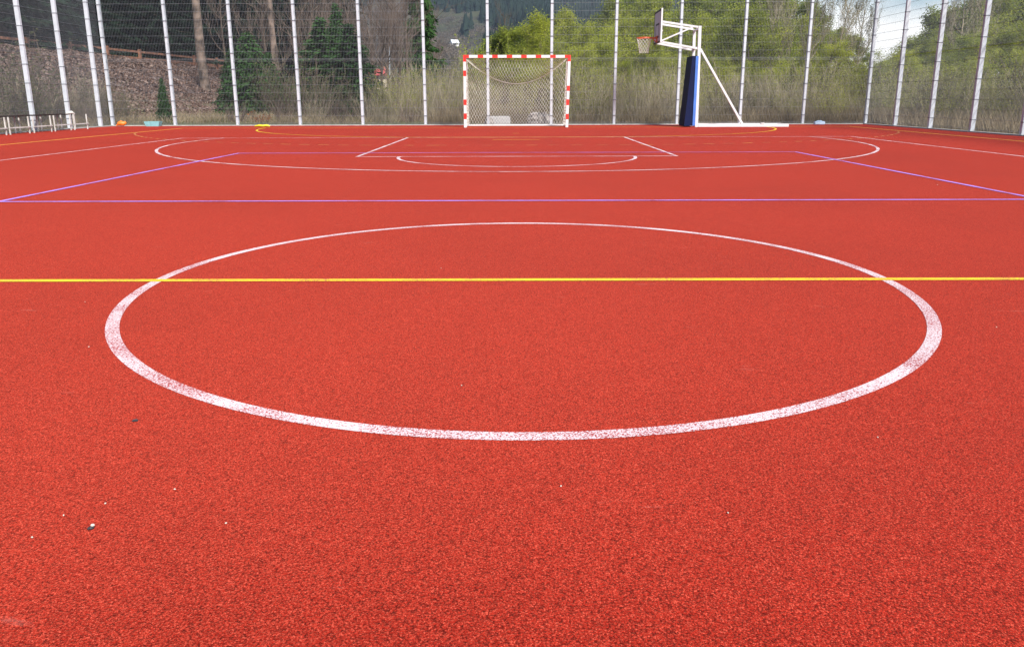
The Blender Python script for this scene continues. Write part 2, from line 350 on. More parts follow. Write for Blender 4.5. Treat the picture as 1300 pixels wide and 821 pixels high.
def bask(mb):
    strip(mb, -7.5, YN + 1.8, -7.5, 14 + h, z1); strip(mb, 7.5, YN + 1.8, 7.5, 14 + h, z1); strip(mb, -7.5 + h, 14, 7.5 - h, 14, z1)
    for s in (-1, 1): strip(mb, s * 2.425, 8.2 + h, s * 2.425, 14 - h, z1)
    strip(mb, -2.45, 8.2, 2.45, 8.2, z1)
    arc(mb, 0, 8.2, 1.8, 180.8, 359.2, z1)
    for s in (-1, 1): strip(mb, s * 6.67, 13.3, s * 6.67 + s*0, 14 - h, z1)
lines('basketball_key_lines', m_white, lambda mb: (strip(mb, -7.5, YN + 1.8, -7.5, 14 + h, z1), strip(mb, 7.5, YN + 1.8, 7.5, 14 + h, z1), strip(mb, -7.5 + h, 14, 7.5 - h, 14, z1),
    [strip(mb, s * 2.425, 8.2 + h, s * 2.425, 14 - h, z1) for s in (-1, 1)], strip(mb, -2.45, 8.2, 2.45, 8.2, z1), arc(mb, 0, 8.2 - h, 1.8, 180.2, 359.8, z1)))
R3, CY3 = 6.75, 12.42
def three(mb):
    a = math.degrees(math.asin((13.98 - CY3) / R3)); a = 1.0
    arc(mb, 0, CY3, R3, 180, 360, z2, n=160)
    xx = R3 - h
    for s in (-1, 1): arc(mb, 0, CY3, R3, 180 if s < 0 else 0, (180 - 13.3) if s < 0 else 13.3, z2, n=14)
lines('three_point_arc', m_white, three)
lines('centre_circle', m_white, lambda mb: arc(mb, 0, 0, 1.8, 0, 360, z1, n=220))
lines('yellow_centre_line', m_yellow, lambda mb: strip(mb, -10, 0.02, 10, 0.02, z2))
def hand(mb):
    for s in (-1, 1): strip(mb, s * 10, YN + .5, s * 10, 20 + h, z1)
    strip(mb, -10 + h, 20, 10 - h, 20, z1)
    strip(mb, -.5, 13, .5, 13, z1); strip(mb, -.08, 16, .08, 16, z1)
lines('handball_boundary_lines', m_orange, hand)
def six(mb):
    arc(mb, -1.5, 20, 6, 180.3, 270, z3, n=90); arc(mb, 1.5, 20, 6, 270, 359.7, z3, n=90); strip(mb, -1.5, 14 + h, 1.5, 14 + h, z3)
lines('six_metre_line', m_yellow, six)
def nine(mb):
    a = math.degrees(math.asin((20 - 17.04) / 9))
    arc(mb, -1.5, 20, 9, 180 + a, 270, z2 - .0006, n=240, dash=1); arc(mb, 1.5, 20, 9, 270, 360 - a, z2 - .0006, n=240, dash=1)
    x = -1.5
    while x < 1.4: strip(mb, x, 11 + h, x + .21, 11 + h, z2 - .0006); x += .42
lines('nine_metre_dashes', paint('worn_dash_paint', (.80, .48, .12), .62), nine)
lines('volleyball_lines', m_purple, lambda mb: (strip(mb, -4.5, YN + 7, -4.5, 9 + h, z3), strip(mb, 4.5, YN + 7, 4.5, 9 + h, z3), strip(mb, -4.5 + h, 9, 4.5 - h, 9, z3), strip(mb, -4.5 + h, 3, 4.5 - h, 3, z3), strip(mb, -6.3, 3, -4.5 - h, 3, z3), strip(mb, 4.5 + h, 3, 6.3, 3, z3)))

# ------------------------------------------------------------------ fences
FH = 4.75; BAY = 2.035
def wire_panel(w, z0, z1_, name):
    P0 = []; P1 = []; r = []
    nx = int(round(w / .05)); g = .03
    for k in range(nx + 1):
        x = g + (w - 2 * g) * k / nx; P0.append((x, 0, z0)); P1.append((x, 0, z1_)); r.append(.0022)
    nzr = int(round((z1_ - z0) / .245))
    for k in range(nzr + 1):
        z = z0 + .01 + (z1_ - z0 - .02) * k / nzr; e = k in (0, nzr)
        for y in (-.007, .007): P0.append((g, y, z)); P1.append((w - g, y, z)); r.append(.0027)
        if e:
            for dz in (.022, -.022):
                zz = z + (dz if k == 0 else -abs(dz)) ; P0.append((g, 0.0075, zz)); P1.append((w - g, 0.0075, zz)); r.append(.003)
    V, Fq = segs_geo(P0, P1, r, r, 4); return np_mesh(name, V, Fq, m_wire)
post_me = (lambda: (lambda q: (q.box(-.043, .043, -.055, .055, -.15, FH, bev=.006), q.mesh('post', m_galv))[1])(MB()))()
cap_me = (lambda q: (q.box(-.052, .052, -.064, .064, FH + .001, FH + .02, bev=.004), q.mesh('post_cap', m_clamp))[1])(MB())
clamp_me = (lambda q: (q.box(-.050, .050, -.073, .061, -.010, .010, bev=.002), q.mesh('clamp', m_clamp))[1])(MB())
low_me = wire_panel(BAY, .06, 2.02, 'wire_panel'); up_me = wire_panel(BAY, 2.055, FH - .03, 'upper_wire_panel')
def fence(label, ox, oy, rz, pos, skip_post=(), skip_up=(), group='wire mesh fences round the court'):
    root = empty('mesh_fence', (ox, oy, 0), rz); tag(root, label, 'fence', group)
    for k, s_ in enumerate(pos):
        if k in skip_post: continue
        p = link('post', post_me, root, (s_, 0, 0)); link('post_cap', cap_me, p)
        z = .30
        while z < FH - .1: link('clamp', clamp_me, p, (0, 0, z)); z += .49
    for k in range(len(pos) - 1):
        w_ = (pos[k + 1] - pos[k]) / BAY
        if w_ < .55: lo_, up_ = low_short, up_short; w_ = (pos[k + 1] - pos[k]) / .68
        else: lo_, up_ = low_me, up_me
        q = link('wire_panel', lo_, root, (pos[k], -.055, 0)); q.scale = (w_, 1, 1)
        if k not in skip_up:
            q = link('upper_wire_panel', up_, root, (pos[k], -.055, 0)); q.scale = (w_, 1, 1)
    return root
low_short = wire_panel(.68, .06, 2.02, 'wire_panel'); up_short = wire_panel(.68, 2.055, FH - .03, 'upper_wire_panel')
YF = 22.03; XFL = -13.17; XFR = 11.33
S_ = (XFR - XFL - .04) / 12
fence('long wire mesh fence across the far end behind the goal', XFL + .05, YF, 0, [S_ * k for k in range(13)], skip_up=(5, 6))
fence('wire mesh fence along the left side of the court, behind the benches', XFL, YF, -math.pi / 2, [0, .68] + [.68 + 1.74 * k for k in range(1, 10)], skip_post=(0,))
fence('wire mesh fence along the right side of the court, seen at a slant', XFR + .02, YF - 2.0 * 9, math.pi / 2, [2.0 * k for k in range(10)], skip_post=(9,))

# ------------------------------------------------------------------ goal
g = empty('handball_goal', (0, 20, 0)); tag(g, 'small red and white banded goal with a sagging pale net', 'goal')
def banded(name, a, b_, bands, w=.08):
    a = Vector(a); b_ = Vector(b_); L = (b_ - a).length; q = MB()
    for (s0, s1, m) in bands: q.bar(a.lerp(b_, s0 / L), a.lerp(b_, min(s1 / L, 1)), w, w, m)
    return q.build(name, [m_goalwhite, m_goalred], g)
def bands_from(reds, L):
    out = []; z = 0
    for a, b_ in sorted(reds):
        if a > z: out.append((z, a, 0))
        out.append((a, min(b_, L), 1)); z = b_
    if z < L: out.append((z, L, 0))
    return out
banded('goal_post', (-1.51, 0, 0), (-1.50, 0, 2.0), bands_from([(1.89, 2.0), (1.48, 1.64), (.65, .815), (.24, .41)], 2.0))
banded('goal_post', (1.525, -.05, 0), (1.575, 0, 1.995), bands_from([(1.89, 2.0), (1.05, 1.20), (.64, .81), (.23, .39)], 1.996))
Lc = 3.155
banded('crossbar', (-1.54, 0, 2.041), (1.615, 0, 2.031), bands_from([(0, .17)] + [(.425 * k, .425 * k + .165) for k in range(1, 7)] + [(2.98, 3.2)], Lc))
q = MB(); q.tube([(-1.50, .04, .03), (-1.48, .85, .03), (1.50, .85, .03), (1.53, -.01, .03)], .022, 8); q.build('ground_frame', m_goalwhite, g, smooth=False)
for s, x in ((-1, -1.49), (1, 1.55)):
    q = MB(); q.tube([(x, .04, 1.97), (x - s * .03, .38, 1.93), (x - s * .05, .42, 1.70)], .014, 6); q.build('net_hanger', m_goalwhite, g)
rng = np.random.default_rng(4)
XL_, XR_ = -1.46, 1.50
def net_pt(u, v):
    """u across 0..1; v 0 crossbar .. .3 rope .. 1 ground"""
    x = XL_ + (XR_ - XL_) * u; s = (2 * u - 1)
    zr = 1.27 + .68 * abs(s) ** 1.9; yr = .42 + .12 * (1 - s * s)
    if v < .3:
        k = v / .3; return (x, .03 + (yr - .03) * k, 1.99 + (zr - 1.99) * k - .10 * math.sin(math.pi * k) * (1 - s * s))
    k = (v - .3) / .7; return (x, yr + (.84 - yr) * k + .10 * math.sin(math.pi * k), zr + (.05 - zr) * k)
P0 = []; P1 = []; nu, nv = 34, 30
def dia(fn, nu, nv):
    for a in range(nv):
        for b_ in range(nu):
            s = a % 2
            p = fn((b_ + .5 * s) / nu if b_ + .5 * s <= nu else 1, a / nv)
            for du in ((.5, -.5)):
                uu = (b_ + .5 * s + du) / nu
                if 0 <= uu <= 1: P0.append(p); P1.append(fn(uu, (a + 1) / nv))
dia(net_pt, nu, nv)
def side(xs, lean, s):
    def f(u, v):
        ztop = 1.97 - .1 * u; yb = .02 + u * (.40 + .44 * v)
        return (xs - s * .04 * u + lean * (1 - v), yb, ztop * (1 - v) + .04 * v)
    return f
dia(side(-1.48, 0, -1), 8, 22); dia(side(1.50, .05, 1), 8, 22)
P0 = np.array(P0) + rng.normal(0, .004, (len(P0), 3)); V, Fq = segs_geo(P0, P1, np.full(len(P0), .0036), np.full(len(P0), .0036), 3)
net = link('net', np_mesh('net', V, Fq, m_net), g)
q = MB(); q.tube([net_pt(u, .3) for u in np.linspace(0, 1, 30)], .0085, 6); q.build('net_rope', m_net, net)

# ------------------------------------------------------------------ basketball stand (faces left, seen from its side)
bx, by, _ = at(882.5, 23.9); 
b0 = empty('basketball_stand', (bx, by, 0), R(-1.0)); tag(b0, 'white steel basketball stand with navy padded post, its hoop reaching out to the left', 'basketball hoop')
PW = .74   # spacing between near (-y) and far (+y) members
q = MB()
q.bar((0, -PW / 2, 0.0), (-.05, -PW / 2, 2.86), .085, .085); q.build('near_post', m_wpaint, b0)
q = MB(); q.bar((0, PW / 2, 0.0), (-.05, PW / 2, 2.82), .08, .08); q.build('far_post', m_wpaint, b0)
q = MB(); q.bar((-.04, -PW / 2 + .045, 2.28), (-.04, PW / 2 - .045, 2.28), .06, .06); q.build('cross_member', m_wpaint, b0)
q = MB(); q.bar((-.05, -PW / 2 + .045, 2.80), (-.05, PW / 2 - .045, 2.78), .05, .05); q.build('cross_member', m_wpaint, b0)
ax = -1.15
for s, n_ in ((-1, 'near'), (1, 'far')):
    y = s * PW / 2; q = MB(); q.bar((-.09, y, 2.83), (ax, y * .9, 2.99), .055, .055); q.build('upper_arm', m_wpaint, b0)
    q = MB(); q.bar((-.085, y, 2.24), (ax, y * .9, 2.43), .055, .055); q.build('lower_arm', m_wpaint, b0)
q = MB(); q.bar((ax + .02, -PW / 2 + .005, 2.46), (-.22, -PW / 2 + .005, 2.84), .04, .04); q.build('diagonal_brace', m_wpaint, b0)
q = MB(); q.bar((.0, -PW / 2, 2.22), (1.38, -PW / 2 + .1, .09), .06, .06); q.build('back_stay', m_wpaint, b0)
q = MB(); q.box(.046, 2.72, -PW / 2 - .05, -PW / 2 + .05, .0, .085, bev=.006); q.box(.046, 2.72, PW / 2 - .05, PW / 2 + .05, .0, .085, bev=.006); q.box(2.62, 2.72, -PW / 2 + .052, PW / 2 - .052, .0, .08); q.box(1.9, 2.0, -PW / 2 - .06, -PW / 2 + .06, .086, .12)
q.build('base_frame', m_wpaint, b0)
# pad: wider at the foot, navy; light on its flank painted as a brighter blue strip
q = MB(); zt = 2.03
vv = [(-.37, -PW / 2 - .03, .03), (-.05, -PW / 2 - .03, .03), (-.05, PW / 2 + .05, .03), (-.37, PW / 2 + .05, .03), (-.22, -PW / 2 - .03, zt), (-.05, -PW / 2 - .03, zt), (-.05, PW / 2 + .05, zt), (-.22, PW / 2 + .05, zt)]
q.add(vv, [(3, 2, 1, 0), (4, 5, 6, 7), (3, 0, 4, 7), (1, 2, 6, 5), (2, 3, 7, 6)], 0); q.add([vv[0], vv[1], vv[5], vv[4]], [(0, 1, 2, 3)], 0)
pad = q.build('post_pad', [m_blue], b0)
q = MB(); q.box(-.125, -.046, -PW / 2 - .052, -PW / 2 - .032, .04, zt - .01); q.build('lit_pad_edge', [m_bluelit], pad)
# backboard in the plane x = ax - ..., normal -x
xb = ax - .03; bw, z0b, z1b = 1.2, 2.40, 3.32
q = MB(); q.box(xb - .03, xb, -bw / 2, bw / 2, z0b, z1b, bev=.004); bb = q.build('backboard', m_board, b0)
q = MB()
for (y0, y1, za, zb) in ((-bw / 2, -bw / 2 + .04, z0b, z1b), (bw / 2 - .04, bw / 2, z0b, z1b)): q.box(xb - .034, xb - .0305, y0, y1, za, zb)
q.box(xb - .034, xb - .0305, -bw / 2 + .041, bw / 2 - .041, z1b - .05, z1b); q.box(xb - .034, xb - .0305, -bw / 2 + .041, bw / 2 - .041, z0b, z0b + .05)
for (y0, y1, za, zb) in ((-.30, .30, 2.91, 2.96), (-.30, .30, 2.55, 2.60), (-.30, -.26, 2.601, 2.909), (.26, .30, 2.601, 2.909)): q.box(xb - .034, xb - .0305, y0, y1, za, zb)
q.build('board_markings', m_black, bb)
q = MB(); q.box(xb - .033, xb + .012, -bw / 2 - .022, -bw / 2 - .001, z0b - .01, z1b + .012); q.box(xb + .002, xb + .03, -bw / 2, bw / 2, z0b + .3, z0b + .34); q.build('board_edge_frame', m_wpaint, bb)
rz_ = 2.56; rc = (xb - .03 - .15 - .225, 0, rz_)
q = MB(); q.tube([(rc[0] + .225 * math.cos(a), .225 * math.sin(a), rz_) for a in np.linspace(0, 2 * math.pi, 33)[:-1]], .014, 8, closed=True)
q.bar((xb - .036, -.07, rz_), (rc[0] + .2, -.06, rz_), .02, .04); q.bar((xb - .036, .07, rz_), (rc[0] + .2, .06, rz_), .02, .04); q.box(xb - .05, xb - .035, -.10, .10, rz_ - .13, rz_ + .06)
q.bar((xb - .045, 0, rz_ - .12), (rc[0] + .24, 0, rz_ - .02), .02, .02); rim = q.build('rim', m_rim, b0)
P0 = []; P1 = []; nn = 12; lv = 7
def np_(a, k): r_ = .225 - .10 * (k / lv) ** .7 + (.012 if k == lv else 0); return (rc[0] + r_ * math.cos(a), r_ * math.sin(a), rz_ - .01 - .42 * k / lv)
for k in range(lv):
    for i_ in range(nn):
        a = 2 * math.pi * (i_ + .5 * (k % 2)) / nn; d_ = math.pi / nn
        for s in (-1, 1): P0.append(np_(a, k)); P1.append(np_(a + s * d_, k + 1))
V, Fq = segs_geo(P0, P1, np.full(len(P0), .0045), np.full(len(P0), .0045), 4); link('hoop_net', np_mesh('hoop_net', V, Fq, m_net), rim)

# ------------------------------------------------------------------ benches by the left fence
def bench(L, label, seat=True, extra=None):
    r = empty('bench', (0, 0, 0)); tag(r, label, 'bench', 'low benches along the left fence')
    for yy in (0.03, L - .03):
        for xx, nm in ((0, 'leg'), (-.36, 'leg')):
            q = MB(); q.box(xx - .013, xx + .013, yy - .013, yy + .013, 0.0, .43); q.build('leg', m_benchw, r)
    q = MB(); q.box(.015, .035, .0, L, .15, .178); q.build('rail', m_benchw, r)
    if seat:
        for xx in (-.38, -.18):
            q = MB(); q.box(xx, xx + .17, -.03, L + .03, .432, .456, bev=.006); q.build('seat_plank', m_oldwood, r)
    return r
# ------------------------------------------------------------------ generators for plants
def branch_segs(seed, h, r0, n1=22, n2=7, n3=5, start=.3, len1=.42, up=.5, lean=.03, wig=.12, tipr=.006, n3len=.5):
    rng = np.random.default_rng(seed); P0 = []; P1 = []; R0 = []; R1 = []; tips = []; lvl = []
    def path(p, d, L, r, n, w, upb):
        pts = [p]; ds = []; d = d / np.linalg.norm(d)
        for k in range(n):
            d = d + rng.normal(0, w, 3) + np.array([0, 0, upb / n]); d /= np.linalg.norm(d); pts.append(pts[-1] + d * L / n); ds.append(d)
        return pts, ds
    def emit(pts, ra, rb, l):
        n = len(pts) - 1
        for k in range(n):
            P0.append(pts[k]); P1.append(pts[k + 1]); R0.append(ra + (rb - ra) * k / n); R1.append(ra + (rb - ra) * (k + 1) / n); lvl.append(l)
    tr, ds = path(np.zeros(3), np.array([rng.normal(0, lean), rng.normal(0, lean), 1]), h, r0, 10, .035, 0.0); emit(tr, r0, r0 * .12, 0)
    def side_dir(d, spread):
        a = rng.normal(size=3); a -= d * (a @ d); a /= np.linalg.norm(a); s = rng.uniform(.7, 1.3) * spread
        return d * math.cos(s) + a * math.sin(s)
    def kids(pts, ds, n, L, r, spread, lev, t0):
        for _ in range(n):
            t_ = rng.uniform(t0, 1) * (len(pts) - 1); k = min(int(t_), len(pts) - 2); p = pts[k] + (pts[k + 1] - pts[k]) * (t_ - k); d = side_dir(ds[k], spread)
            tt = t_ / (len(pts) - 1)
            LL = L * (1.15 - .75 * tt) * rng.uniform(.6, 1.2) if lev == 1 else L * rng.uniform(.5, 1.2)
            ns = 5 if lev == 1 else (3 if lev == 2 else 2)
            rr = r * (1.1 - .7 * tt) if lev == 1 else r
            q_, dd = path(p, d, LL, rr, ns, wig, up); emit(q_, max(rr, tipr), max(rr * .3, tipr * .7), lev)
            if lev == 1: kids(q_, dd, n2, LL * .5, max(rr * .4, tipr), .7, 2, .25)
            elif lev == 2: kids(q_, dd, n3, LL * n3len, tipr, .7, 3, .2); tips.append(q_[-1])
            else: tips.extend([q_[-1], q_[-2]])
    kids(tr, ds, n1, h * len1, r0 * .38, 1.0, 1, start)
    return np.array(P0), np.array(P1), np.array(R0), np.array(R1), np.array(tips), np.array(lvl)
def tree_proto(name, seed, h, r0, bark, leaf, nleaf, lsize, spread, twig=None, **kw):
    P0, P1, R0, R1, tips, lvl = branch_segs(seed, h, r0, **kw); rng = np.random.default_rng(seed + 100)
    tk = lvl <= 1
    V1, F1 = segs_geo(P0[tk], P1[tk], R0[tk], R1[tk], 6); trunk = np_mesh('trunk', V1, F1, bark, smooth=True)
    V2, F2 = segs_geo(P0[~tk], P1[~tk], R0[~tk], R1[~tk], 3)
    if leaf is None: crown = np_mesh('crown', V2, F2, twig or bark)
    else:
        C = np.repeat(tips, nleaf, 0) + rng.normal(0, spread, (len(tips) * nleaf, 3))
        if nleaf > 3:   # clumps: whole twigs missing here and there
            keep = np.repeat(rng.uniform(size=len(tips)) < .85, nleaf); C = C[keep]
        V3, F3 = leaf_geo(C, lsize, rng); V_, F_, M_ = join_geo((V2, F2), (V3, F3)); crown = np_mesh('crown', V_, F_, [twig or bark, leaf], M_)
    return dict(trunk=trunk, crown=crown, h=h)
def spruce_proto(seed, h, Rr, leaf, bark, whorl=.26, nb=10, ns=13, spray=.30, bare=.05, droop=.25):
    rng = np.random.default_rng(seed); P0 = []; P1 = []; R0 = []; R1 = []; C = []; Dr = []
    z = h * bare
    while z < h * .985:
        k = (z / h); L = Rr * (1 - k) ** .85 * rng.uniform(.75, 1.15) + .05
        for i_ in range(nb if k < .8 else 6):
            a = rng.uniform(0, 2 * math.pi); l = L * rng.uniform(.65, 1.12); d = np.array([math.cos(a), math.sin(a), 0])
            p0 = np.array([0, 0, z]); e = p0 + d * l + np.array([0, 0, -droop * l + .1 * l]); P0.append(p0); P1.append(e); R0.append(.02); R1.append(.005)
            m = max(3, int(ns * l / Rr) + 2)
            for s in np.linspace(.15, 1.0, m):
                q_ = p0 + d * l * s + np.array([0, 0, (-droop * s + .1 * s * s) * l]); C.append(q_ + rng.normal(0, .07, 3)); Dr.append(d * .7 + np.array([-d[1], d[0], 0]) * rng.choice([-1, 1]) * rng.uniform(.2, 1.0) + np.array([0, 0, rng.uniform(-.7, -.1)]))
        z += whorl * (1 - .35 * k) * rng.uniform(.8, 1.2)
    V1, F1 = segs_geo(P0, P1, R0, R1, 3); V3, F3 = leaf_geo(np.array(C), spray, rng, .34, np.array(Dr), .25)
    # second layer of sprays to thicken
    V4, F4 = leaf_geo(np.array(C) + rng.normal(0, .1, (len(C), 3)), spray * .8, rng, .3, np.array(Dr) * np.array([1, 1, 2.0]), .4)
    V_, F_, M_ = join_geo((V1, F1), (V3, F3), (V4, F4)); M_[M_ == 2] = 1
    q = MB(); q.tube([(0, 0, -.3), (0, 0, h * .5), (0, 0, h * .99)], [h * .016 + .03, h * .009 + .015, .01], 7)
    return dict(trunk=q.mesh('trunk', bark, True), crown=np_mesh('crown', V_, F_, [bark, leaf], M_), h=h)
def shrub_proto(seed, h, n, leaf, twig, nleaf, lsize, spread=.5, base=.35, fork=5):
    rng = np.random.default_rng(seed); P0 = []; P1 = []; R0 = []; R1 = []; C = []
    for _ in range(n):
        a = rng.uniform(0, 2 * math.pi); r = base * math.sqrt(rng.uniform()); p = np.array([r * math.cos(a), r * math.sin(a), -.05]); L = h * rng.uniform(.55, 1.05)
        d = np.array([math.cos(a) * spread * rng.uniform(.1, 1), math.sin(a) * spread * rng.uniform(.1, 1), 1.0]); d /= np.linalg.norm(d)
        pts = [p]
        for k in range(5):
            d = d + rng.normal(0, .07, 3) + np.array([0, 0, .04]); d /= np.linalg.norm(d); pts.append(pts[-1] + d * L / 5)
        for k in range(5):
            P0.append(pts[k]); P1.append(pts[k + 1]); R0.append(.014 * (1 - k / 6)); R1.append(.014 * (1 - (k + 1) / 6))
        for _f in range(fork):
            k = rng.integers(1, 5); q0 = pts[k] + (pts[k + 1] - pts[k]) * rng.uniform(); dd = d + rng.normal(0, .35, 3) + np.array([0, 0, .3]); dd /= np.linalg.norm(dd); l = L * rng.uniform(.15, .35)
            q1 = q0 + dd * l; P0.append(q0); P1.append(q1); R0.append(.006); R1.append(.003)
            for _l in range(nleaf): C.append(q0 + (q1 - q0) * rng.uniform(.1, 1.05) + rng.normal(0, .05, 3))
    V1, F1 = segs_geo(P0, P1, R0, R1, 3); stems = np_mesh('stems', V1, F1, twig); pr = dict(trunk=stems, h=h, tn='stems')
    if nleaf:
        V3, F3 = leaf_geo(np.array(C), lsize, rng, .4); pr['crown'] = np_mesh('foliage', V3, F3, leaf); pr['cn'] = 'foliage'
    return pr
def place(pr, name, label, cat, x, y, h, group=None, rng=random, sxy=1.0, dz=0):
    s = h / pr['h']; r = empty(name, (x, y, Hs(x, y) - .04 + dz), rng.uniform(0, 6.28)); r.scale = (s * sxy, s * sxy, s); tag(r, label, cat, group)
    link(pr.get('tn', 'trunk'), pr['trunk'], r)
    if 'crown' in pr: link(pr.get('cn', 'crown'), pr['crown'], r)
    return r
def place_px(pr, name, label, cat, px, D, pytop, group=None, rng=random, sxy=1.0):
    x, y, zt = at(px, D, pytop); return place(pr, name, label, cat, x, y, max(.4, zt - Hs(x, y)), group, rng, sxy)
rnd = random.Random(11)
def zone(px):
    for lim_, z in ((588, 'left of the goal'), (650, 'behind the left half of the goal'), (728, 'behind the right half of the goal'), (800, 'just right of the goal'), (878, 'between the goal and the basketball stand'), (1000, 'right behind the basketball stand'), (1122, 'behind the right end of the far fence'), (1215, 'behind the first bays of the right fence'), (9999, 'at the right edge of the picture')):
        if px < lim_: return z
KIND = {}


# place the benches now: legs measured against the fence line
XBN = -12.62
def y_on(px, x):   # y where the vertical plane x is seen at column px (near the ground)
    lo, hi = 5., 30.
    for _ in range(50):
        m = (lo + hi) / 2; X = at(px, m - CAM[1], 162)[0]
        if X > x: lo = m
        else: hi = m
    return m
for (a, b_, lab, seat) in ((-22, 8, 'low bench at the left edge of the picture with a dark seat', True), (11, 38, 'low dark bench in front of the leftmost fence post, white legs', True), (42, 66, 'middle low bench with dark seat and white legs between two fence posts', True), (69, 91, 'low dark seated bench right before the second fence post', True), (94, 112, 'last white bench frame of the row, without a seat', False)):
    ya, yb = y_on(a, XBN), y_on(b_, XBN); r = bench(yb - ya, lab, seat); r.location = (XBN, ya, 0)
ya = y_on(96, XBN)
q = MB(); q.tube([(-.10, -.07, .0), (-.07, .0, .04), (.03, .03, .06), (.10, .06, .01)], [.02, .05, .045, .015], 8); tag(q.build('crumpled_bag', m_benchw, None, (XBN - .1, ya, .432), smooth=True), 'crumpled white plastic bag resting on top of the seatless bench frame', 'bag')

# ------------------------------------------------------------------ small things at the fence foot
def blob(name, seed, sx_, sy_, sz_, mat_, loc, rz=0, sub=2, jit=.14, flat=True):
    import bmesh
    bm = bmesh.new(); bmesh.ops.create_icosphere(bm, subdivisions=sub, radius=1); rg = random.Random(seed)
    for v in bm.verts:
        k = 1 + rg.uniform(-jit, jit); v.co = Vector((v.co.x * sx_ * k, v.co.y * sy_ * k, max(v.co.z, -.6) * sz_ * k))
    me = bpy.data.meshes.new(name); bm.to_mesh(me); bm.free(); me.materials.append(mat_); return link(name, me, None, loc, rz)
m_orangep = simple('orange_plastic', (.80, .20, .02), rough=.5); m_cyan = simple('pale_turquoise_plastic', (.22, .50, .55), rough=.5); m_yel = simple('yellow_plastic', (.80, .66, .03), rough=.5); m_pblue = simple('pale_blue_plastic', (.42, .56, .72), rough=.5)
x, y, _ = at(151, 24.9); q = MB()
q.tube([(-.14, 0, .06), (-.10, 0, .09), (-.02, 0, .115), (.05, .0, .10), (.10, 0, .125), (.13, 0, .11)], [.03, .065, .085, .07, .05, .02], 8); q.box(-.17, -.14, -.05, .05, .03, .07)
tag(q.build('orange_bundle', m_orangep, None, (x, y, .0), .2, smooth=True), 'small bright orange bundle on the red court at the left corner of the fence', 'bag')
x, y, _ = at(191, 25.4); tub = MB()
for k in range(1): tub.add([(-.20, -.10, 0), (.20, -.10, 0), (.20, .10, 0), (-.20, .10, 0), (-.25, -.13, .15), (.25, -.13, .15), (.25, .13, .15), (-.25, .13, .15), (-.22, -.11, .15), (.22, -.11, .15), (.22, .11, .15), (-.22, .11, .15), (-.18, -.08, .02), (.18, -.08, .02), (.18, .08, .02), (-.18, .08, .02)],
    [(3, 2, 1, 0), (0, 1, 5, 4), (1, 2, 6, 5), (2, 3, 7, 6), (3, 0, 4, 7), (4, 5, 9, 8), (5, 6, 10, 9), (6, 7, 11, 10), (7, 4, 8, 11), (8, 9, 13, 12), (9, 10, 14, 13), (10, 11, 15, 14), (11, 8, 12, 15), (12, 13, 14, 15)])
tag(tub.build('plastic_tub', m_cyan, None, (x, y, 0.0)), 'shallow pale turquoise tub at the foot of the far fence', 'tub')
x, y, _ = at(330, 24.6); q = MB(); q.tube([(-.24, 0, .012), (-.1, .03, .03), (.05, -.02, .02), (.13, .02, .035), (.24, 0, .012)], [.02, .035, .03, .035, .02], 8); tag(q.build('yellow_cloth', m_yel, None, (x, y, 0.01), smooth=True), 'flat bright yellow strip of cloth lying at the court edge', 'cloth')
x, y, _ = at(1043, 25.3); q = MB(); q.box(-.17, .17, -.06, .06, 0, .10, bev=.015); q.box(-.10, .08, -.04, .04, .101, .13, bev=.01); tag(q.build('pale_blue_package', m_pblue, None, (x, y, .0), .1), 'small pale blue package at the foot of the right end of the far fence', 'package')
x, y, _ = at(633, 26.25, 160); q = MB(); q.box(-.38, .38, -.2, .2, 0, .34, bev=.03); tag(q.build('concrete_block', m_block, None, (x, y, Hs(x, y)), .08), 'pale concrete block behind the fence, seen low through the goal net', 'block')
tag(blob('dark_boulder', 3, .17, .15, .24, m_rock, (at(621, 26.1)[0], at(621, 26.1)[1], .05)), 'dark small boulder against the left end of the pale concrete block', 'boulder')
x, y, _ = at(686, 26.3); tag(blob('rough_boulder', 8, .46, .25, .30, m_rock, (x, y, .10), 0, 3, .16), 'rough grey boulder behind the fence at the right half of the goal', 'boulder')
# little bits on the court, placed where they lie
def on_ground(px, py):
    d = _F + ((px - 650.0) / F_PX) * _R - ((py - 365.5) / F_PX) * _U; t_ = -CAM[2] / d[2]; p = CAM + t_ * d; return float(p[0]), float(p[1])
m_dk = simple('dark_seed', (.03, .028, .035), rough=.7); m_lt = simple('pale_grit', (.55, .52, .45), rough=.8)
x, y = on_ground(172, 535); tag(blob('pebble', 21, .0085, .0035, .004, m_dk, (x, y, .004), .3), 'dark elongated pebble on the red court left below the circle', 'pebble')
x, y = on_ground(115.5, 672); tag(blob('pebble', 22, .006, .004, .004, m_dk, (x, y, .004), .5), 'black and white chip near the bottom left of the court', 'pebble')
tag(blob('pebble', 23, .004, .003, .003, m_lt, (x + .003, y + .003, .009), .5), 'white top flake on the black chip near the bottom left', 'flake')
for k, (px, py) in enumerate([(222, 622), (134, 640), (81, 655), (41, 683), (287, 665), (1114, 556), (1265, 416), (113, 441), (108, 384), (586, 490), (712, 618), (924, 652), (1190, 235), (560, 341)]):
    x, y = on_ground(px, py); s = .0022 + .0006 * y if y > 0 else .0024
    tag(blob('grit', 30 + k, s, s * .7, s * .7, m_lt, (x, y, .003), k), 'tiny pale speck of grit lying loose on the red court', 'grit', 'pale grit specks on the court')

